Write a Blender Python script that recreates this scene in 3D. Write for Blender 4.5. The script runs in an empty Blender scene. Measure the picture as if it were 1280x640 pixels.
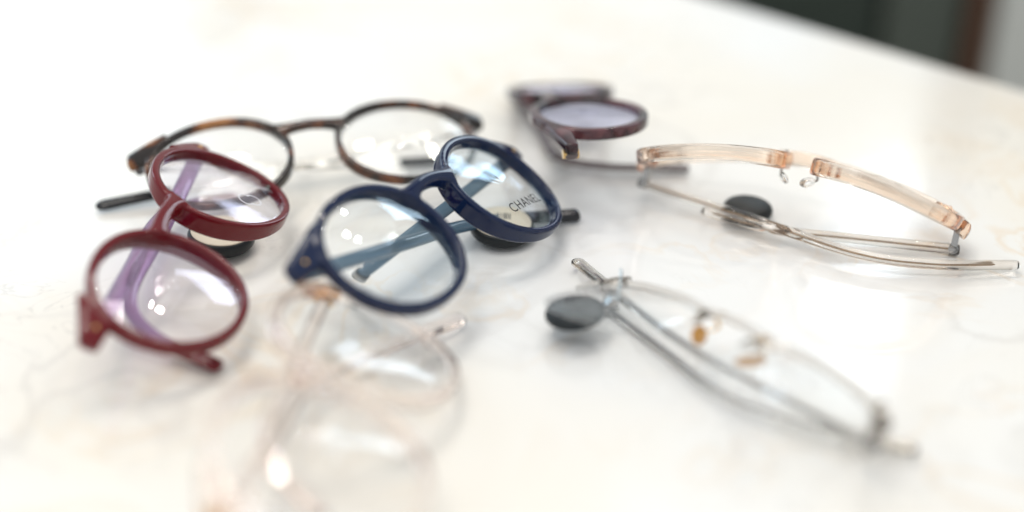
import bpy, bmesh, math, random
import numpy as np
from mathutils import Vector, Matrix, noise as mnoise
R_ = math.radians
MM = .001
scene = bpy.context.scene
COL = scene.collection

# measured shape (mm), pose and temple joints of each pair of spectacles
P = {}
P['blue'] = {'a': 22.0773, 'b': 20.6924, 'cx': 33.5743, 'c': 0.0017, 'hx': 65.116, 'hy': 11.2029, 'p': 2.1279, 'hz': 4, 'R': [[0.4918, -0.7181, 0.4924], [0.8635, 0.4746, -0.1705], [-0.1113, 0.509, 0.8535]], 't': [-19.37, 413.62, 27.14], 'TL': [[-11.4, 447.9, 6.0], [23.2, 459.0, 2.5]], 'TR': [[-46.0, 400.2, 14.0], [-50.7, 409.7, 5.0]]}
P['red'] = {'a': 23.3723, 'b': 21.9621, 'cx': 33.8182, 'c': 0.0014, 'hx': 63.7151, 'hy': 13.7863, 'p': 2.081, 'hz': 4, 'R': [[0.0557, -0.9108, 0.4092], [0.9984, 0.0474, -0.0302], [0.0081, 0.4102, 0.912]], 't': [-102.34, 409.12, 21.7], 'TL': [[-124.4, 452.8, 8.0], [-102.8, 469.6, 4.0]], 'TR': [[-122.2, 376.8, 9.0], [-89.3, 360.1, 2.5]]}
P['tort'] = {'a': 24.5998, 'b': 20.515, 'cx': 34.928, 'c': 0.0013, 'hx': 65.2714, 'hy': 11.7381, 'p': 2.138, 'hz': 4, 'R': [[0.9595, -0.2676, 0.0883], [0.2817, 0.9141, -0.2916], [-0.0027, 0.3047, 0.9524]], 't': [-73.16, 482.03, 18.38], 'TR': [[-108.5, 482.4, 5.0], [-150.0, 467.4, 2.5]], 'TL': [[-58.6, 496.4, 5.0], [-25.0, 505.0, 3.0]]}
P['peach'] = {'a': 23.3468, 'b': 19.5238, 'cx': 30.7493, 'c': 0.0031, 'hx': 57.9083, 'hy': 11.9982, 'p': 2.7979, 'hz': 8.865, 'R': [[0.9239, 0.3309, 0.1923], [-0.3808, 0.8447, 0.3761], [-0.038, -0.4206, 0.9064]], 't': [101.47, 453.37, 26.53], 'TL': [[126.8, 418.4, 5.0], [170.8, 421.4, 3.0]], 'TR': [[90.3, 443.2, 5.0], [70.2, 457.3, 5.0]]}
P['clear'] = {'a': 23.3166, 'b': 18.2952, 'cx': 33.3438, 'c': 0.0021, 'hx': 54.6242, 'hy': 15.7751, 'p': 2.7992, 'hz': 8.865, 'R': [[0.6235, 0.7785, 0.0722], [-0.7791, 0.6112, 0.1393], [0.0643, -0.1431, 0.9876]], 't': [53.51, 345.77, 22.04], 'TL': [[65.4, 335.8, 4.0], [110.4, 317.4, 3.0]], 'TR': [[50.4, 360.5, 10.0], [22.4, 423.1, 3.0]]}
P['back'] = {'a': 22.648, 'b': 18.5408, 'cx': 30.3662, 'c': 0.0011, 'hx': 64.2392, 'hy': 12.8676, 'p': 2.0955, 'hz': 4, 'R': [[-0.1422, -0.9898, -0.0111], [0.9613, -0.1407, 0.2368], [-0.2359, 0.023, 0.9715]], 't': [24.35, 519.35, 18.97], 'TL': [[15.8, 515.2, 8.0], [30.8, 529.1, 6.0]], 'TR': [[20.1, 497.8, 4.0], [67.3, 498.8, 2.5]]}
P['rose'] = {'a': 27.646, 'b': 26.2028, 'cx': 31.8881, 'c': 0.0014, 'hx': 64.8684, 'hy': 16.5336, 'p': 2.2071, 'hz': 4, 'R': [[0.0779, -0.9131, 0.4003], [0.9906, 0.1161, 0.0721], [-0.1123, 0.3909, 0.9135]], 't': [-43.91, 314.93, 24.16], 'TL': [[-57.5, 347.8, 7.0], [-16.6, 386.6, 3.0]], 'TR': [[-68.7, 308.7, 10.0], [-49.4, 288.1, 5.0]]}
P['back']['t'][2] += 3
P['blue']['a'] += .7; P['blue']['b'] += .5

# ------------------------------------------------------------------ helpers
def tag(o, label=None, cat=None, group=None, kind=None):
    for k, v in (('label', label), ('category', cat), ('group', group), ('kind', kind)):
        if v: o[k] = v
    return o

def empty(name, loc):
    o = bpy.data.objects.new(name, None); o.empty_display_size = .01
    o.location = loc; COL.objects.link(o); return o

class MB:
    """collects closed shapes, coordinates in mm"""
    def __init__(s): s.v = []; s.f = []
    def add(s, v, f):
        n = len(s.v); s.v += [tuple(float(c) for c in p) for p in v]; s.f += [tuple(i + n for i in q) for q in f]
    def sweep(s, pts, secs, closed=False):
        """rings of section points -> tube; secs: list of (k,3) arrays"""
        k = len(secs[0]); n = len(secs); v = [p for r in secs for p in r]; f = []
        for i in range(n if closed else n - 1):
            j = (i + 1) % n
            for a in range(k):
                b = (a + 1) % k
                f.append((i*k + a, i*k + b, j*k + b, j*k + a))
        if not closed:
            f.append(tuple(range(k))[::-1]); f.append(tuple((n-1)*k + a for a in range(k)))
        s.add(v, f)
    def bar(s, pts, U, Vv, w, h, k=16, p=2.6, round_end=1.0, start_round=0.0):
        """bar along pts; U/Vv lists of unit vectors of the section, w/h lists of full sizes"""
        pts = [np.array(q, float) for q in pts]; n = len(pts)
        ang = np.linspace(0, 2*np.pi, k + 1)[:-1]
        cx = np.sign(np.cos(ang))*abs(np.cos(ang))**(2/p); cy = np.sign(np.sin(ang))*abs(np.sin(ang))**(2/p)
        secs = []
        def ring(c, u, v, a, b): return c + np.outer(cx*a/2, u) + np.outer(cy*b/2, v)
        d0 = pts[0] - pts[1]; d0 /= np.linalg.norm(d0); d1 = pts[-1] - pts[-2]; d1 /= np.linalg.norm(d1)
        if start_round:
            for q in (.98, .9, .7, .4):
                e = math.sqrt(1 - q*q); secs.append(ring(pts[0] + d0*start_round*q, U[0], Vv[0], w[0]*e, h[0]*e))
        for i in range(n): secs.append(ring(pts[i], U[i], Vv[i], w[i], h[i]))
        if round_end:
            for q in (.4, .7, .9, .98):
                e = math.sqrt(1 - q*q); secs.append(ring(pts[-1] + d1*round_end*q, U[-1], Vv[-1], w[-1]*e, h[-1]*e))
        s.sweep(None, secs)
    def ellipsoid(s, c, r, M=np.eye(3), n=16, m=10):
        v = []; f = []
        for i in range(1, m):
            th = math.pi*i/m
            for j in range(n):
                ph = 2*math.pi*j/n
                v.append(np.array(c) + M @ np.array([r[0]*math.sin(th)*math.cos(ph), r[1]*math.sin(th)*math.sin(ph), r[2]*math.cos(th)]))
        for i in range(m - 2):
            for j in range(n):
                f.append((i*n + j, (i+1)*n + j, (i+1)*n + (j+1) % n, i*n + (j+1) % n))
        t = len(v); v.append(np.array(c) + M @ np.array([0, 0, r[2]])); v.append(np.array(c) - M @ np.array([0, 0, r[2]]))
        for j in range(n):
            f.append((t, j, (j+1) % n)); f.append((t+1, (m-2)*n + (j+1) % n, (m-2)*n + j))
        s.add(v, f)
    def lathe(s, prof, c=(0, 0, 0), M=np.eye(3), n=48, sx=1., sy=1.):
        """closed profile of (r, z) from axis to axis"""
        k = len(prof); v = []; f = []
        for j in range(n):
            a = 2*math.pi*j/n
            for r, z in prof: v.append(np.array(c) + M @ np.array([r*math.cos(a)*sx, r*math.sin(a)*sy, z]))
        for j in range(n):
            q = (j+1) % n
            for i in range(k - 1): f.append((j*k + i, q*k + i, q*k + i + 1, j*k + i + 1))
        f.append(tuple(j*k for j in range(n))[::-1]); f.append(tuple(j*k + k - 1 for j in range(n)))
        s.add(v, f)
    def box(s, lo, hi, M=np.eye(3), c=(0, 0, 0)):
        v = [np.array(c) + M @ np.array([x, y, z]) for x in (lo[0], hi[0]) for y in (lo[1], hi[1]) for z in (lo[2], hi[2])]
        s.add(v, [(0, 1, 3, 2), (4, 6, 7, 5), (0, 4, 5, 1), (2, 3, 7, 6), (0, 2, 6, 4), (1, 5, 7, 3)])
    def build(s, name, mat, parent=None, off=(0, 0, 0), fuse=0, smooth=True, bevel=0, relax=6, parts=True):
        me = bpy.data.meshes.new(name)
        me.from_pydata(s.v, [], s.f)
        bm = bmesh.new(); bm.from_mesh(me); bmesh.ops.recalc_face_normals(bm, faces=bm.faces); bm.to_mesh(me); bm.free()
        if fuse:
            t = bpy.data.objects.new('t', me); COL.objects.link(t)
            m = t.modifiers.new('r', 'REMESH'); m.mode = 'VOXEL'; m.voxel_size = fuse; m.use_smooth_shade = True
            m = t.modifiers.new('s', 'SMOOTH'); m.iterations = relax; m.factor = .5
            dg = bpy.context.evaluated_depsgraph_get(); dg.update()
            m2 = bpy.data.meshes.new_from_object(t.evaluated_get(dg)); bpy.data.objects.remove(t); me = m2; me.name = name
        if bevel:
            bm = bmesh.new(); bm.from_mesh(me)
            bmesh.ops.bevel(bm, geom=list(bm.edges), offset=bevel, segments=3, affect='EDGES', profile=.5); bm.to_mesh(me); bm.free()
        me.transform(Matrix.Translation(Vector([-c for c in off]))); me.transform(Matrix.Scale(MM, 4))
        if smooth: me.shade_smooth()
        me.materials.clear(); me.materials.append(mat)
        o = bpy.data.objects.new(name, me); COL.objects.link(o)
        if parent: o.parent = parent
        return o

# ------------------------------------------------------------------ materials
def newmat(name):
    m = bpy.data.materials.new(name); m.use_nodes = True; nt = m.node_tree; nt.nodes.clear()
    o = nt.nodes.new('ShaderNodeOutputMaterial'); return m, nt, o
def princ(name, col, rough=.1, trans=0, metal=0, ior=1.49, coat=0, spec=.5, absorb=None, bump=0, sub=0, colnode=None):
    m, nt, o = newmat(name); b = nt.nodes.new('ShaderNodeBsdfPrincipled')
    I = b.inputs
    I['Specular IOR Level'].default_value = spec; I['Base Color'].default_value = (*col, 1); I['Roughness'].default_value = rough; I['Metallic'].default_value = metal
    I['Transmission Weight'].default_value = trans; I['IOR'].default_value = ior; I['Coat Weight'].default_value = coat; I['Coat Roughness'].default_value = .04
    if sub: I['Subsurface Weight'].default_value = sub; I['Subsurface Radius'].default_value = (.002, .001, .001); I['Subsurface Scale'].default_value = 1
    nt.links.new(b.outputs[0], o.inputs[0])
    if absorb:
        v = nt.nodes.new('ShaderNodeVolumeAbsorption'); mx = max(absorb)*1.0001
        v.inputs['Color'].default_value = (*[1 - a/mx for a in absorb], 1); v.inputs['Density'].default_value = mx
        nt.links.new(v.outputs[0], o.inputs['Volume'])
    # faint handling marks in the gloss
    tc = nt.nodes.new('ShaderNodeTexCoord'); n = nt.nodes.new('ShaderNodeTexNoise'); n.inputs['Scale'].default_value = 140; n.inputs['Detail'].default_value = 6
    nt.links.new(tc.outputs['Object'], n.inputs['Vector'])
    mr = nt.nodes.new('ShaderNodeMapRange'); mr.inputs[3].default_value = rough*.7; mr.inputs[4].default_value = rough*1.5 + .01
    nt.links.new(n.outputs[0], mr.inputs[0]); nt.links.new(mr.outputs[0], I['Roughness'])
    if bump:
        bp = nt.nodes.new('ShaderNodeBump'); bp.inputs['Strength'].default_value = bump; bp.inputs['Distance'].default_value = .0005
        nt.links.new(n.outputs[0], bp.inputs['Height']); nt.links.new(bp.outputs[0], I['Normal'])
    return m

def tortoise(name, dark=(.012, .006, .004), mid=(.16, .045, .012), light=(.50, .22, .07), scale=50, seed=9.3, trans=.3, lo=.45, hi=.66):
    m = princ(name, mid, .07, trans=trans); nt = m.node_tree
    b = [n for n in nt.nodes if n.type == 'BSDF_PRINCIPLED'][0]
    tc = nt.nodes.new('ShaderNodeTexCoord'); mp = nt.nodes.new('ShaderNodeMapping'); mp.inputs['Location'].default_value = (seed, seed*.7, 0)
    n = nt.nodes.new('ShaderNodeTexNoise'); n.inputs['Scale'].default_value = scale; n.inputs['Detail'].default_value = 3; n.inputs['Distortion'].default_value = 1.3
    r = nt.nodes.new('ShaderNodeValToRGB'); e = r.color_ramp.elements
    e[0].position = lo; e[0].color = (*dark, 1); e[1].position = hi; e[1].color = (*light, 1)
    q = e.new((lo + hi)/2); q.color = (*mid, 1)
    nt.links.new(tc.outputs['Object'], mp.inputs[0]); nt.links.new(mp.outputs[0], n.inputs['Vector']); nt.links.new(n.outputs[0], r.inputs[0]); nt.links.new(r.outputs[0], b.inputs['Base Color'])
    return m

def lens_mat(name, tint=(.8, .9, 1), body=(.97, .98, .98), gain=1.0, base=.02):
    """thin coated demo lens: clear with a tinted reflection"""
    m, nt, o = newmat(name)
    t = nt.nodes.new('ShaderNodeBsdfTransparent'); t.inputs[0].default_value = (*body, 1)
    g = nt.nodes.new('ShaderNodeBsdfGlossy'); g.inputs['Color'].default_value = (*tint, 1); g.inputs['Roughness'].default_value = .015
    f = nt.nodes.new('ShaderNodeLayerWeight'); f.inputs[0].default_value = .5
    pw = nt.nodes.new('ShaderNodeMath'); pw.operation = 'POWER'; pw.inputs[1].default_value = 4.0; nt.links.new(f.outputs['Facing'], pw.inputs[0])
    mr = nt.nodes.new('ShaderNodeMath'); mr.operation = 'MULTIPLY_ADD'; mr.inputs[1].default_value = gain; mr.inputs[2].default_value = base; mr.use_clamp = True
    mx = nt.nodes.new('ShaderNodeMixShader')
    nt.links.new(pw.outputs[0], mr.inputs[0]); nt.links.new(mr.outputs[0], mx.inputs[0])
    nt.links.new(t.outputs[0], mx.inputs[1]); nt.links.new(g.outputs[0], mx.inputs[2]); nt.links.new(mx.outputs[0], o.inputs[0])
    return m

def marble(name):
    m = princ(name, (.8, .8, .8), .16, coat=.6, spec=.5); nt = m.node_tree; L = nt.links
    b = [n for n in nt.nodes if n.type == 'BSDF_PRINCIPLED'][0]
    tc = nt.nodes.new('ShaderNodeTexCoord')
    def noise(scale, detail, dist, loc):
        mp = nt.nodes.new('ShaderNodeMapping'); mp.inputs['Location'].default_value = loc
        n = nt.nodes.new('ShaderNodeTexNoise'); n.inputs['Scale'].default_value = scale; n.inputs['Detail'].default_value = detail; n.inputs['Distortion'].default_value = dist
        L.new(tc.outputs['Object'], mp.inputs[0]); L.new(mp.outputs[0], n.inputs['Vector']); return n
    def ramp(src, stops):
        r = nt.nodes.new('ShaderNodeValToRGB'); e = r.color_ramp.elements
        e[0].position, e[0].color = stops[0][0], (*stops[0][1], 1); e[1].position, e[1].color = stops[-1][0], (*stops[-1][1], 1)
        for p, c in stops[1:-1]: q = e.new(p); q.color = (*c, 1)
        L.new(src, r.inputs[0]); return r
    def mix(fac, a, bcol, mode='MIX'):
        x = nt.nodes.new('ShaderNodeMix'); x.data_type = 'RGBA'; x.blend_type = mode
        if isinstance(fac, float): x.inputs[0].default_value = fac
        else: L.new(fac, x.inputs[0])
        for i, c in ((6, a), (7, bcol)):
            if isinstance(c, tuple): x.inputs[i].default_value = (*c, 1)
            else: L.new(c, x.inputs[i])
        return x.outputs[2]
    # warm clouding of the stone
    cl = noise(7, 3, .4, (.3, .1, 0)); c1 = ramp(cl.outputs[0], [(.38, (.86, .86, .855)), (.60, (.86, .82, .75))])
    # grey veins: thin bands where a distorted noise crosses its middle
    v = noise(9, 6, 1.6, (1.3, .2, 0)); vr = ramp(v.outputs[0], [(.47, (0, 0, 0)), (.498, (1, 1, 1)), (.503, (1, 1, 1)), (.54, (0, 0, 0))])
    pm = noise(5, 2, 0, (4, 4, 0)); pr = ramp(pm.outputs[0], [(.45, (0, 0, 0)), (.65, (.5, .5, .5))])
    vm = mix(1.0, vr.outputs[0], pr.outputs[0], 'MULTIPLY')
    c2 = mix(vm, c1.outputs[0], (.56, .53, .50))
    # ochre veins
    w = noise(13, 5, 2.2, (.7, 2.1, 0)); wr = ramp(w.outputs[0], [(.46, (0, 0, 0)), (.5, (.5, .5, .5)), (.55, (0, 0, 0))])
    pn = noise(6, 2, 0, (9, 1, 0)); pq = ramp(pn.outputs[0], [(.48, (0, 0, 0)), (.62, (.8, .8, .8))])
    wm = mix(1.0, wr.outputs[0], pq.outputs[0], 'MULTIPLY')
    c3 = mix(wm, c2, (.78, .58, .36))
    h = noise(24, 8, 2.6, (5.2, 3.3, 0)); hr = ramp(h.outputs[0], [(.492, (0, 0, 0)), (.5, (.55, .55, .55)), (.508, (0, 0, 0))])
    hn = noise(8, 2, 0, (2, 7, 0)); hq = ramp(hn.outputs[0], [(.50, (0, 0, 0)), (.66, (1, 1, 1))])
    hm = mix(1.0, hr.outputs[0], hq.outputs[0], 'MULTIPLY')
    c4 = mix(hm, c3, (.42, .40, .38))
    L.new(c4, b.inputs['Base Color'])
    return m

M = dict(
 marble=marble('polished_marble'),
 blue=princ('navy_acetate', (.003, .012, .052), .045, trans=.08, spec=.4),
 blue_t=princ('steel_blue_acetate', (.12, .21, .30), .07, trans=.4),
 black=princ('black_acetate', (.005, .005, .008), .1),
 red=princ('burgundy_acetate', (.13, .001, .005), .06, trans=.05, spec=.4),
 red_t=princ('plum_acetate', (.46, .27, .50), .12, trans=.75),
 tort=tortoise('tortoise_acetate'),
 champ=princ('champagne_acetate', (1, 1, 1), .08, trans=1, absorb=(5, 9, 16)),
 peach=princ('peach_crystal_acetate', (1, 1, 1), .03, trans=1, absorb=(2, 34, 64)),
 peach_t=princ('pale_crystal_acetate', (1, 1, 1), .03, trans=1, absorb=(6, 14, 22)),
 crystal=princ('crystal_acetate', (1, 1, 1), .04, trans=1, absorb=(14, 17, 22)),
 smoke2=princ('brownish_crystal_acetate', (1, 1, 1), .05, trans=1, absorb=(26, 36, 50)),
 steel2=princ('dark_steel', (.20, .20, .21), .3, metal=1),
 rose=princ('rose_crystal_acetate', (1, 1, 1), .04, trans=1, absorb=(4, 24, 36)),
 smoke=princ('smoky_crystal_acetate', (1, 1, 1), .05, trans=1, absorb=(70, 84, 100)),
 lens_rose=lens_mat('rose_pair_lens', (.97, .99, 1), (.998, .998, .998), .45, .035),
 plum=tortoise('plum_brown_acetate', (.02, .009, .012), (.07, .022, .030), (.16, .06, .07), 45, 3, .25),
 greyp=princ('smoky_acetate', (.20, .16, .16), .15, trans=.3),
 gold=princ('gold_metal', (.72, .48, .20), .18, metal=1),
 steel=princ('steel_metal', (.42, .41, .40), .2, metal=1),
 wire=princ('core_wire', (.36, .27, .19), .25, metal=1),
 orange=princ('amber_glue', (.90, .42, .18), .25, trans=.6),
 padc=princ('clear_silicone', (1, 1, 1), .08, trans=1, ior=1.4),
 padg=princ('amber_silicone', (.80, .42, .10), .2, trans=.45),
 ivory=princ('ivory_label', (.78, .70, .56), .45),
 ink=princ('dark_print', (.02, .02, .025), .5),
 white_ink=princ('pale_print', (.66, .66, .70), .5),
 tagb=princ('black_plastic', (.012, .015, .017), .35, bump=.15, spec=.3),
 tagd=princ('charcoal_plastic', (.016, .021, .025), .38, bump=.2, spec=.28),
 clip=princ('clear_clip', (.78, .90, .98), .1, trans=.9),
 lens_blue=lens_mat('blue_coated_lens', (.76, .91, 1.0), (.99, .996, .999), .8, .055),
 lens_red=lens_mat('violet_coated_lens', (.94, .87, 1.0), (.998, .993, .998), .8, .055),
 lens_plain=lens_mat('plain_lens', (.97, .99, 1), (.995, .996, .995), .7, .04),
 lens_back=lens_mat('lilac_coated_lens', (.86, .84, 1.0), (.97, .97, .985), .9, .30),
)

# ------------------------------------------------------------------ spectacles
T96 = np.linspace(0, 2*np.pi, 97)[:-1]
def zcurve(g, x): return -g['c']*x*x
def rim_pt(g, sd, grow, t=T96):
    ct, st = np.cos(t), np.sin(t); n = g['p']
    x = np.sign(ct)*abs(ct)**(2/n)*(g['a'] + grow); y = np.sign(st)*abs(st)**(2/n)*(g['b'] + grow)
    x = x*(1 + .0022*y); X = sd*(g['cx'] + x)
    return np.stack([X, y, zcurve(g, X)], -1)

def lens_mesh(g, sd, thick=1.2, rings=14):
    mb = MB(); n = 96
    def surf(dz):
        v = []
        for i in range(rings + 1):
            k = i/rings; e = rim_pt(g, sd, .5); cx = sd*g['cx']
            X = cx + (e[:, 0] - cx)*k; Y = e[:, 1]*k
            r2 = (X - cx)**2 + Y**2; re2 = (e[:, 0] - cx)**2 + e[:, 1]**2
            Z = zcurve(g, X) + (re2 - r2)/(2*115.) + dz + .3
            if i == 0: v.append((cx, 0, float(Z.mean())))
            else: v += list(zip(X, Y, Z))
        return v
    v1, v2 = surf(0), surf(-thick); N = len(v1); f = []
    for off, fl in ((0, 0), (N, 1)):
        for j in range(n):
            q = (j+1) % n
            t = (off, off + 1 + j, off + 1 + q); f.append(t[::-1] if fl else t)
            for i in range(rings - 1):
                a = off + 1 + i*n; b = a + n
                t = (a + j, b + j, b + q, a + q); f.append(t[::-1] if fl else t)
    a = 1 + (rings-1)*n
    for j in range(n):
        q = (j+1) % n; f.append((a + j, N + a + j, N + a + q, a + q))
    mb.add(v1 + v2, f); return mb

def xf(mb, R, t):
    mb.v = [tuple(R @ np.array(p) + t) for p in mb.v]; return mb

def keep_out(g, mb, n0, m=.7):
    """push points out of the lens openings"""
    n = g['p']; A, B = g['a'] + m, g['b'] + m
    for i in range(n0, len(mb.v)):
        x, y, z = mb.v[i]; sd = 1 if x > 0 else -1; dx = x - sd*g['cx']
        f = (abs(dx/A)**n + abs(y/B)**n)**(1/n)
        if 1e-6 < f < 1: mb.v[i] = (sd*g['cx'] + dx/f, y/f, z)

def front_mesh(g, rw=3.2, rd=4.0, bw=4.6, bridge_y=.42, arch=3.0, end_h=8.0, end_d=4.0, pads=False, half=False, nasal=.55, nl=-.45):
    mb = MB(); ang = np.linspace(0, 2*np.pi, 17)[:-1]
    cu = np.sign(np.cos(ang))*abs(np.cos(ang))**(2/5.); cv = np.sign(np.sin(ang))*abs(np.sin(ang))**(2/5.)
    for sd in (-1, 1):
        C = rim_pt(g, sd, rw/2); inn = rim_pt(g, sd, 0); secs = []
        for i, c in enumerate(C):
            u = c - inn[i]; u[2] = 0; u /= np.linalg.norm(u)
            slope = -2*g['c']*c[0]; zz = np.array([-slope, 0, 1]); zz /= np.linalg.norm(zz); u = u - zz*(u @ zz); u /= np.linalg.norm(u)
            up = max(0, math.sin(T96[i])); w = rw*(1 + .18*up)
            na = max(0, -math.cos(T96[i]))**1.5; dep = rd*(1 + nasal*na)       # rims grow deeper beside the nose
            k = 1.0
            if half:      # brow bar only: the rim tapers off beside the nose and at the temple
                sn = math.sin(T96[i]); lim = nl if math.cos(T96[i]) < 0 else .12
                if sn < lim: continue
                k = min(1, .35 + (sn - lim)*2.2)
            secs.append((i, c - zz*(dep - rd)/2 + np.outer(cu*w*k/2, u) + np.outer(cv*dep*k/2, zz)))
        if half:
            st = [q for q in range(len(secs)) if secs[q][0] - secs[q-1][0] not in (1, -95)]; st = st[0] if st else 0
            secs = secs[st:] + secs[:st]
        mb.sweep(None, [q[1] for q in secs], closed=not half)
        # end piece reaching the hinge
        x0 = g['cx'] + g['a']*.72; x1 = g['hx'] + 1.5; pts = []; W = []; Hh = []; U = []; V = []
        for k in np.linspace(0, 1, 14):
            x = x0 + (x1 - x0)*k; y = g['hy'] + (1 - k)*(g['b']*.12)
            pts.append((sd*x, y, zcurve(g, x) - k*k*1.5)); W.append(end_h*(1.75 - .9*k)); Hh.append(end_d*(1 + .1*k)); U.append(np.array([0, 1., 0])); V.append(np.array([sd*.25*k, 0, 1.]))
        n0 = len(mb.v); mb.bar(pts, U, V, W, Hh, p=3.5, round_end=1.2); keep_out(g, mb, n0)
    # bridge
    y0 = g['b']*bridge_y; gx = g['cx'] - g['a']*.88; pts = []; U = []; V = []; W = []; D = []
    for k in np.linspace(-1, 1, 17):
        x = k*gx; y = y0 + arch*(1 - k*k); pts.append((x, y, zcurve(g, x) + .9*(1 - k*k)))
        d = np.array([gx, -2*arch*k, 0]); d /= np.linalg.norm(d); U.append(np.array([-d[1], d[0], 0])); V.append(np.array([0, 0, 1.]))
        W.append(bw*(1 + 1.3*k**4)); D.append(rd*1.05*(1 + nasal*.5*k*k))
    n0 = len(mb.v); mb.bar(pts, U, V, W, D, p=3, round_end=1); keep_out(g, mb, n0)
    if pads:
        for sd in (-1, 1):
            c = np.array([sd*(g['cx'] - g['a'] - 1.0), -1.5, -3.2]); a = R_(22)*sd
            Mx = np.array([[math.cos(a), math.sin(a), 0], [-math.sin(a), math.cos(a), 0], [0, 0, 1]])
            mb.ellipsoid(c, (1.7, 6.0, 2.8), Mx)
    return mb

def spline(pts, n=10):
    """Catmull-Rom through pts"""
    p = [np.array(q, float) for q in pts]; p = [2*p[0] - p[1]] + p + [2*p[-1] - p[-2]]; out = []
    for i in range(1, len(p) - 2):
        for k in range(n):
            t = k/n; a, b, c, d = p[i-1:i+3]
            out.append(.5*((2*b) + (-a + c)*t + (2*a - 5*b + 4*c - d)*t*t + (-a + 3*b - 3*c + d)*t**3))
    out.append(p[-2]); return out

def temple_curve(h, B, T, n=12):
    h, B, T = map(lambda q: np.array(q, float), (h, B, T))
    a = h + (B - h)*.5; b = B + (h - B)*.12; c = B + (T - B)*.35
    return spline([h, a, b, c, T], n)

def temple_mesh(path, Rf, w0, h0, w1, h1, tip_w=None, rnd=1.6, s0=0., s1=1.):
    pts = path; n = len(pts); Z = Rf[:, 2]; i0 = int(s0*(n-1)); i1 = int(s1*(n-1))
    mb = MB(); P_, U, V, W, H = [], [], [], [], []
    for i in range(i0, i1 + 1):
        d = pts[min(i+1, n-1)] - pts[max(i-1, 0)]; d /= np.linalg.norm(d)
        v = Z - d*(Z @ d); v /= np.linalg.norm(v); u = np.cross(v, d); k = i/(n-1)
        e = k
        W.append(h0 + (h1 - h0)*e + (1.2*max(0, (k - .75))/.25 if tip_w else 0)); H.append(w0 + (w1 - w0)*e)
        P_.append(pts[i]); U.append(u); V.append(v)
    mb.bar(P_, U, V, W, H, p=2.8, round_end=rnd, start_round=.4)
    return mb

def glasses(key, name, label, mats, group=None, fr={}, tm={}, front_name='frame_front', hinge_parts=True):
    g = P[key]; Rf = np.array(g['R']); t = np.array(g['t'])
    off = (t[0], t[1], 0); root = empty(name, (t[0]*MM, t[1]*MM, 0)); tag(root, label, 'eyeglasses', group)
    fm = xf(front_mesh(g, **fr), Rf, t); front = fm.build(front_name, mats['front'], root, off, fuse=.36, relax=7)
    out = dict(root=root, front=front, R=Rf, t=t, off=off, g=g, lens={}, path={}, temple={})
    for sd, k in ((-1, 'L'), (1, 'R')):
        out['lens'][k] = xf(lens_mesh(g, sd), Rf, t).build('lens', mats['lens'], root, off)
        hz = np.array([sd*g['hx'], g['hy'], zcurve(g, g['hx']) - g['hz']]); h = Rf @ hz + t
        B, Tp = g['T' + k]; path = temple_curve(h, B, Tp); out['path'][k] = path
        a = dict(w0=3.4, h0=5.5, w1=3.0, h1=4.2, tip_w=1); a.update(tm)
        o = temple_mesh(path, Rf, **a).build('temple', mats['temple' + k] if 'temple' + k in mats else mats['temple'], root, off); out['temple'][k] = o
        if mats.get('tip'):
            a2 = dict(a); a2.update(w0=a['w0']+.25, h0=a['h0']+.3, w1=a['w1']+.35, h1=a['h1']+.4, s0=mats.get('tip_from', .78))
            temple_mesh(path, Rf, **a2).build('temple_tip', mats['tip'], o, off)
        if mats.get('core'):
            a2 = dict(a); a2.update(w0=.45, h0=.9, w1=.4, h1=.5, tip_w=None, rnd=2.5, s1=.93)
            temple_mesh(path, Rf, **a2).build('core_wire', mats['core'], o, off)
        # hinge: knuckles and leaf between end piece and temple
        mb = MB(); c = hz + np.array([-sd*1.5, 0, 0])
        z0 = zcurve(g, g['hx']) - 1.8; 
        mb.box((-1.1, -2.3, hz[2] - .8 - c[2]), (1.1, 2.3, z0 - c[2] + .8), c=c)
        for dy in (-2., 0, 2.):
            mb.lathe([(0.01, -.85), (1.7, -.85), (1.7, .85), (0.01, .85)], c=c + np.array([0, dy, 0]), M=np.array([[1, 0, 0], [0, 0, 1], [0, -1, 0.]]), n=20)
        xf(mb, Rf, t).build('hinge', mats.get('hinge', M['steel']), root, off, smooth=False)
    return out

def rivets(G, mat, y=None, n=1):
    g = G['g']
    for sd in (-1, 1):
        for i in range(n):
            x = g['hx'] - 2.5; yy = g['hy'] + (i - (n-1)/2)*3; c = np.array([sd*x, yy, zcurve(g, x) + 1.2])
            mb = MB(); mb.lathe([(0.01, -.6), (.75, -.6), (.75, .25), (.5, .45), (0.01, .5)], c=c, n=20)
            xf(mb, G['R'], G['t']).build('rivet', mat, G['front'], G['off'])

def nose_pads(G, mat, arm, dy=-3, dx=0, sc=1.):
    g = G['g']
    for sd in (-1, 1):
        c = np.array([sd*(g['cx'] - g['a'] - 3.2 + dx), dy, -6.5]); a = R_(24)*sd; b = R_(35)*sd
        Mx = np.array([[math.cos(a), math.sin(a), 0], [-math.sin(a), math.cos(a), 0], [0, 0, 1]]) @ np.array([[math.cos(b), 0, math.sin(b)], [0, 1, 0], [-math.sin(b), 0, math.cos(b)]])
        mb = MB(); mb.ellipsoid(c, (1.5*sc, 6.2*sc, 3.4*sc), Mx); pd = xf(mb, G['R'], G['t']).build('nose_pad', mat, G['root'], G['off'])
        s0 = np.array([sd*(g['cx'] - g['a'] - 1.2), dy + 5, -1.8]); pts = spline([s0, s0 + np.array([sd*.3, 1.5, -3.5]), c + np.array([sd*1.4, .6, .2])], 8)
        mb = MB(); n = len(pts); mb.bar(pts, [np.array([1., 0, 0])]*n, [np.array([0, 1., .3])]*n, [1.0]*n, [1.0]*n, p=2, k=8)
        xf(mb, G['R'], G['t']).build('pad_arm', arm, pd, G['off'])

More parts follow.
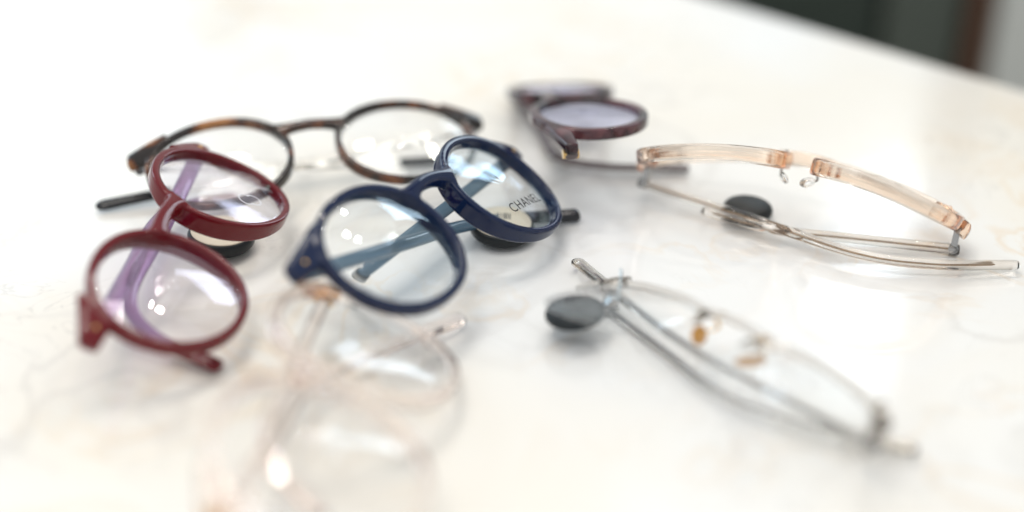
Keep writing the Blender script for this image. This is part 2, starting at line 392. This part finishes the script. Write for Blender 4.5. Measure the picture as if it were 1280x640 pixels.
def text_mesh(body, size):
    cu = bpy.data.curves.new('txt', 'FONT'); cu.body = body; cu.size = size; cu.extrude = .02; cu.resolution_u = 4
    cu.space_character = 1.12
    o = bpy.data.objects.new('txt', cu); COL.objects.link(o); dg = bpy.context.evaluated_depsgraph_get(); dg.update()
    me = bpy.data.meshes.new_from_object(o.evaluated_get(dg)); bpy.data.objects.remove(o); return me

def on_lens(G, k, me, x, y, ang, mat, name='lens_print'):
    """wrap a flat mesh (mm) onto the front surface of a lens, as its child"""
    g = G['g']; sd = -1 if k == 'L' else 1; ca, sa = math.cos(ang), math.sin(ang)
    for v in me.vertices:
        px, py = v.co.x*ca - v.co.y*sa + x, v.co.x*sa + v.co.y*ca + y
        X = sd*g['cx'] + px; e2 = (g['a']*g['b']); zz = zcurve(g, X) + max(0, e2 - px*px - py*py)/(2*115.) + .55 + v.co.z
        w = G['R'] @ np.array([X, py, zz]) + G['t'] - np.array(G['off']); v.co = Vector(w)*MM
    me.materials.clear(); me.materials.append(mat); o = bpy.data.objects.new(name, me); COL.objects.link(o); o.parent = G['lens'][k]; return o

# 1 navy pair, front facing up, temples folded beneath
G = glasses('blue', 'eyeglasses', 'navy blue round eyeglasses in the middle, dark lettering on one lens', dict(front=M['blue'], temple=M['blue_t'], lens=M['lens_blue'], tip=M['black'], tip_from=.80, hinge=M['gold']), fr=dict(rw=2.8, rd=5.0, bw=4.8, arch=3.2, end_h=8, bridge_y=.50), tm=dict(w0=3.2, h0=5.2, w1=2.8, h1=4.0))
rivets(G, M['gold'])
me = text_mesh('CHANEL', 5.2); w = max(v.co.x for v in me.vertices)
for v in me.vertices: v.co.x *= 21.5/w
on_lens(G, 'R', me, -10.2, -11.4, -.02, M['ink'])
# gold dot near the tip of the long temple
def cuff(G, k, s, mat, r=2.6, name='temple_emblem'):
    pth = G['path'][k]; i = int(s*(len(pth)-1)); c = pth[i] + G['R'][:, 2]*1.2
    mb = MB(); mb.ellipsoid(c, (1.6, 1.6, 1.0), G['R']); mb.build(name, mat, G['temple'][k], G['off'])
cuff(G, 'L', .93, M['gold'])

# 2 burgundy pair
G2 = glasses('red', 'eyeglasses', 'burgundy red round eyeglasses at the left with violet reflections in its lenses', dict(front=M['red'], temple=M['red_t'], lens=M['lens_red'], tip=M['red'], tip_from=.84, hinge=M['gold']), fr=dict(rw=2.7, rd=5.0, bw=5.4, arch=2.2, end_h=8.0, bridge_y=.45), tm=dict(w0=3.0, h0=6.0, w1=2.8, h1=4.2))
rivets(G2, M['gold'])
me = text_mesh('CHANEL', 3.0); on_lens(G2, 'R', me, 6.5, -6.5, -.9, M['white_ink'])
def ring_logo():
    bm = bmesh.new()
    for dx, fl in ((-1.5, 1), (1.5, -1)):
        n = 28; prev = None
        for i in range(n + 1):
            a = R_(45 + 270*i/n); c, s = math.cos(a), math.sin(a)
            x = dx; a1 = bm.verts.new((x + fl*c*2.5, s*2.5, .02)); a2 = bm.verts.new((x + fl*c*3.0, s*3.0, .02))
            if prev: bm.faces.new((prev[0], prev[1], a2, a1))
            prev = (a1, a2)
    me = bpy.data.meshes.new('lens_logo'); bm.to_mesh(me); bm.free(); return me
on_lens(G2, 'R', ring_logo(), -2.5, -10.5, -.9, M['white_ink'], 'lens_logo')

# 3 tortoise pair behind
G3 = glasses('tort', 'eyeglasses', 'brown tortoiseshell eyeglasses lying behind the red and blue pairs', dict(front=M['tort'], temple=M['champ'], lens=M['lens_plain'], tip=M['black'], tip_from=.80, hinge=M['steel2']), fr=dict(rw=2.4, rd=3.4, bw=3.8, arch=1.6, end_h=8, bridge_y=.55), tm=dict(w0=2.8, h0=4.4, w1=2.2, h1=3.2, rnd=3.5))

# 4 peach crystal pair
G4 = glasses('peach', 'eyeglasses', 'transparent peach eyeglasses with wire core temples at the right', dict(front=M['peach'], temple=M['peach_t'], lens=M['lens_plain'], core=M['wire'], hinge=M['steel']), fr=dict(rw=3.4, rd=5.6, bw=5.4, arch=1.8, end_h=9, end_d=5.4, bridge_y=.62, nasal=.15), tm=dict(w0=3.8, h0=5.6, w1=3.4, h1=4.6))
nose_pads(G4, M['padc'], M['steel'], sc=.7)

def brow_joints(G, mat):
    g = G['g']; 
    for sd in (-1, 1):
        for x, y, r in ((g['cx'] - g['a']*.86, g['b']*.80, 1.5), (g['hx'] - 1.0, g['hy'] + .5, 2.0)):
            mb = MB(); mb.ellipsoid((sd*x, y, zcurve(g, x) - .6), (r*.8, r*1.3, r), n=16)
            xf(mb, G['R'], G['t']).build('amber_joint', mat, G['front'], G['off'])
brow_joints(G4, M['orange'])

# 5 clear pair in the right foreground
G5 = glasses('clear', 'eyeglasses', 'colourless transparent eyeglasses with amber nose pads in the right foreground', dict(front=M['smoke'], temple=M['crystal'], lens=M['lens_plain'], core=M['steel2'], hinge=M['steel'], tip=M['smoke2'], tip_from=.86), fr=dict(rw=2.3, rd=2.2, bw=2.6, arch=1.5, end_h=4.5, bridge_y=.80, half=True, nl=.25), tm=dict(w0=2.2, h0=3.0, w1=2.4, h1=3.2))
nose_pads(G5, M['padg'], M['gold'], dy=12, dx=3.5, sc=.85)

# 6 plum brown pair far back
G6 = glasses('back', 'eyeglasses', 'small plum brown eyeglasses with lilac lenses, farthest back, above the blue pair', dict(front=M['plum'], temple=M['greyp'], lens=M['lens_back'], hinge=M['gold']), fr=dict(rw=3.4, rd=4.4, bw=5.4, arch=2.4, end_h=5.5), tm=dict(w0=3.0, h0=5.0, w1=2.6, h1=3.4))

# 7 rose crystal pair in the left foreground
G7 = glasses('rose', 'eyeglasses', 'pale rose transparent oversized eyeglasses, strongly blurred, nearest the viewer at bottom left', dict(front=M['rose'], temple=M['rose'], lens=M['lens_rose'], hinge=M['gold']), fr=dict(rw=2.6, rd=3.6, bw=4.4, arch=2.6, end_h=7), tm=dict(w0=3.0, h0=4.4, w1=3.0, h1=4.0))

# ------------------------------------------------------------------ security tags
def sec_tag(name, label, c, r, thick, top, body, tilt=(0, 0), sx=1., lines=True, clipto=None, ang=0.):
    root = empty(name, (c[0]*MM, c[1]*MM, 0)); tag(root, label, 'security tag', 'round security tags'); off = (c[0], c[1], 0)
    Rx = Matrix.Rotation(R_(ang), 3, 'Z') @ Matrix.Rotation(R_(tilt[0]), 3, 'X') @ Matrix.Rotation(R_(tilt[1]), 3, 'Y'); A = np.array([list(q) for q in Rx])
    h = thick/2
    prof = [(.01, -h), (r*.80, -h), (r*.93, -h*.8), (r, -h*.3), (r, h*.45), (r*.97, h*.8), (r*.93, h), (.01, h)]
    mb = MB(); mb.lathe(prof, c=c, M=A, n=64, sx=sx); mb.build('tag_body', body, root, off)
    mb = MB(); q = r*.90; mb.lathe([(.01, h + .02), (q, h + .02), (q, h + .35), (q*.97, h + .5), (.01, h + .5)], c=c, M=A, n=64, sx=sx)
    if top: mb.build('tag_label', top, root, off)
    if lines:
        mb = MB(); random.seed(3); x = -3.
        while x < 3:
            w = random.choice((.18, .3, .45)); mb.box((x, -3.0 + 4.5, h + .52), (x + w, 1. + 4.5, h + .56), A, c); x += w + random.choice((.25, .4, .6))
        mb.build('barcode', M['ink'], root, off, smooth=False)
    elif not top:
        mb = MB(); mb.box((-.25, -r*.97, h - .3), (.25, r*.97, h + .18), A, c); mb.build('seam', M['tagb'], root, off, smooth=False)
    if clipto is not None:
        c0 = np.array(c) + A @ np.array([clipto[0][0], clipto[0][1], 0]); e = np.array(clipto[1], float)
        pts = spline([c0, (c0 + e)/2 + np.array([0, 0, 2.]), e, e + np.array(clipto[2], float)], 8); n = len(pts)
        mb = MB(); d = e - c0; d /= np.linalg.norm(d); u = np.cross(d, [0, 0, 1.]); u /= np.linalg.norm(u); v = np.cross(u, d)
        mb.bar(pts, [u]*n, [v]*n, [2.2]*n, [1.2]*n); mb.build('tag_clip', M['clip'], root, off)
    return root
sec_tag('security_tag', 'round ivory tag with a black base, under the blue eyeglasses', (-3.5, 446, 4.2), 11.4, 4.6, M['ivory'], M['tagb'], tilt=(4, 3))
sec_tag('security_tag', 'round ivory tag with a black base, under the red eyeglasses', (-101.4, 437, 5.2), 11.6, 5.0, M['ivory'], M['tagb'], tilt=(0, 6), ang=-15)
sec_tag('security_tag', 'dark round tag behind the temples of the peach eyeglasses', (86, 462, 3.2), 9.0, 3.4, M['tagb'], M['tagb'], tilt=(0, 2), lines=False)
sec_tag('security_tag', 'charcoal black disc tag held just off the table left of the clear eyeglasses', (19.8, 381, 8.2), 9.5, 3.8, None, M['tagd'], tilt=(-4, -6), lines=False, clipto=((8.5, 3), (33.5, 386, 11), (1.5, 10, 4)))

# ------------------------------------------------------------------ table and surroundings
e0 = np.array([107.2, 705.1]); e1 = np.array([225.9, 584.4]); dd = (e1 - e0)/np.linalg.norm(e1 - e0)
A_ = e0 - dd*1500; B_ = e0 + dd*900; nn = np.array([-dd[1], dd[0]])   # nn points away from the table
if nn @ np.array([1, 1]) < 0: nn = -nn
C_ = B_ - nn*1500; D_ = A_ - nn*1500
mb = MB(); q = [A_, B_, C_, D_]
mb.add([(*p, 0) for p in q] + [(*p, -30) for p in q], [(0, 1, 2, 3), (7, 6, 5, 4), (0, 4, 5, 1), (1, 5, 6, 2), (2, 6, 7, 3), (3, 7, 4, 0)])
tt = mb.build('table', M['marble'], None, smooth=False, bevel=3.0)
tag(tt, 'white polished marble table top carrying all the eyeglasses', 'table')

floor_m = princ('floor_stone', (.20, .19, .17), .35); green_m = princ('dark_green_upholstery', (.030, .042, .032), .6, bump=.2)
green2_m = princ('grey_green_panel', (.085, .10, .082), .55); wood_m = princ('brown_wood', (.105, .052, .030), .4); wall_m = princ('pale_wall', (.66, .67, .63), .7)
def simple_box(name, lo, hi, mat, parent=None, off=(0, 0, 0), bevel=4):
    mb = MB(); mb.box(lo, hi); return mb.build(name, mat, parent, off, smooth=False, bevel=bevel)
fl = simple_box('floor', (-4000, -3000, -800), (4000, 4000, -750), floor_m, bevel=0); tag(fl, kind='structure')
cab = empty('display_bench', (.20, .98, -.75)); tag(cab, 'dark green bench beyond the table edge at top right, out of focus', 'bench'); co = (200, 980, -750)
simple_box('bench_back', (-150, 950, -740), (258, 1010, -50), green_m, cab, co, 8)
simple_box('side_panel', (260, 946, -748), (314, 1010, -50), green2_m, cab, co, 4)
simple_box('plinth', (-150, 940, -748), (258, 949, -640), wood_m, cab, co, 2)
post = simple_box('wooden_post', (316, 936, -749), (332, 1012, 600), wood_m); tag(post, 'brown wooden post between the green bench and the pale wall', 'post')
wl = simple_box('pale_wall', (334, 930, -749), (900, 1020, 900), wall_m, bevel=0); tag(wl, 'pale grey green wall piece at the far right top corner', 'wall')
bw = simple_box('back_wall', (-3000, 3200, -749), (3500, 3300, 2200), princ('white_wall', (.82, .83, .82), .7), bevel=0); bw['kind'] = 'structure'

# ------------------------------------------------------------------ light: bright shop interior
w = bpy.data.worlds.new('World'); scene.world = w; w.use_nodes = True
nt = w.node_tree; bg = nt.nodes['Background']
bg.inputs[0].default_value = (.955, .985, 1.0, 1); bg.inputs[1].default_value = .80
def area(name, loc, target, sx, sy, power, col, shape='RECTANGLE', spread=180):
    l = bpy.data.lights.new(name, 'AREA'); l.shape = shape; l.size = sx; l.size_y = sy; l.energy = power; l.color = col; l.spread = R_(spread)
    o = bpy.data.objects.new(name, l); COL.objects.link(o); o.location = loc
    o.rotation_euler = (Vector(target) - Vector(loc)).to_track_quat('-Z', 'Y').to_euler(); return o
C0 = (0, .43, 0)
for az, el, d, sx, sy, pw in ((29, 22, 3.0, .62, 1.5, 14), (43, 22, 3.0, .72, 1.5, 16), (19, 22, 3.2, .25, 1.4, 5),
                             (-19, 18, 3.0, .30, .9, 1.0), (-30, 17, 3.0, .7, .9, 3.2), (-50, 24, 3.0, .9, 1.3, 12)):
    p = (math.sin(R_(az))*math.cos(R_(el))*d, .43 + math.cos(R_(az))*math.cos(R_(el))*d, math.sin(R_(el))*d)
    area('window_pane', p, C0, sx, sy, pw, (.76, .89, 1.0) if az > 0 else (.66, .85, 1.0))
area('ceiling_panel', (-.2, .9, 2.0), C0, 1.2, .5, 9, (1, .95, .87))
area('ceiling_panel', (-.5, -.3, 1.9), C0, 1.0, .5, 7, (1, .93, .85))
for x, y in ((-.30, 1.25), (-.18, 1.25), (.55, 1.3), (.66, 1.3), (.42, 1.75), (.53, 1.75), (-.55, .6)):
    area('downlight', (x, y, 1.7), (x, y, 0), .06, .06, 1.3, (1, .93, .82), 'DISK')

# ------------------------------------------------------------------ camera
cam = bpy.data.cameras.new('Camera'); co_ = bpy.data.objects.new('Camera', cam); COL.objects.link(co_); scene.camera = co_
co_.location = (0, 0, .240); co_.rotation_euler = (R_(90 - 29), 0, 0)
cam.sensor_width = 36; cam.lens = 50.0; cam.clip_start = .01; cam.clip_end = 50
cam.dof.use_dof = True; cam.dof.focus_distance = .485; cam.dof.aperture_fstop = 2.0; cam.dof.aperture_blades = 0
scene.view_settings.view_transform = 'Standard'; scene.view_settings.look = 'None'; scene.view_settings.exposure = -0.03; scene.view_settings.gamma = 1
cy = scene.cycles
cy.use_denoising = True; cy.max_bounces = 16; cy.transmission_bounces = 14; cy.glossy_bounces = 6; cy.diffuse_bounces = 4; cy.transparent_max_bounces = 24
cy.caustics_reflective = False; cy.caustics_refractive = True; cy.blur_glossy = .3; cy.sample_clamp_indirect = 6
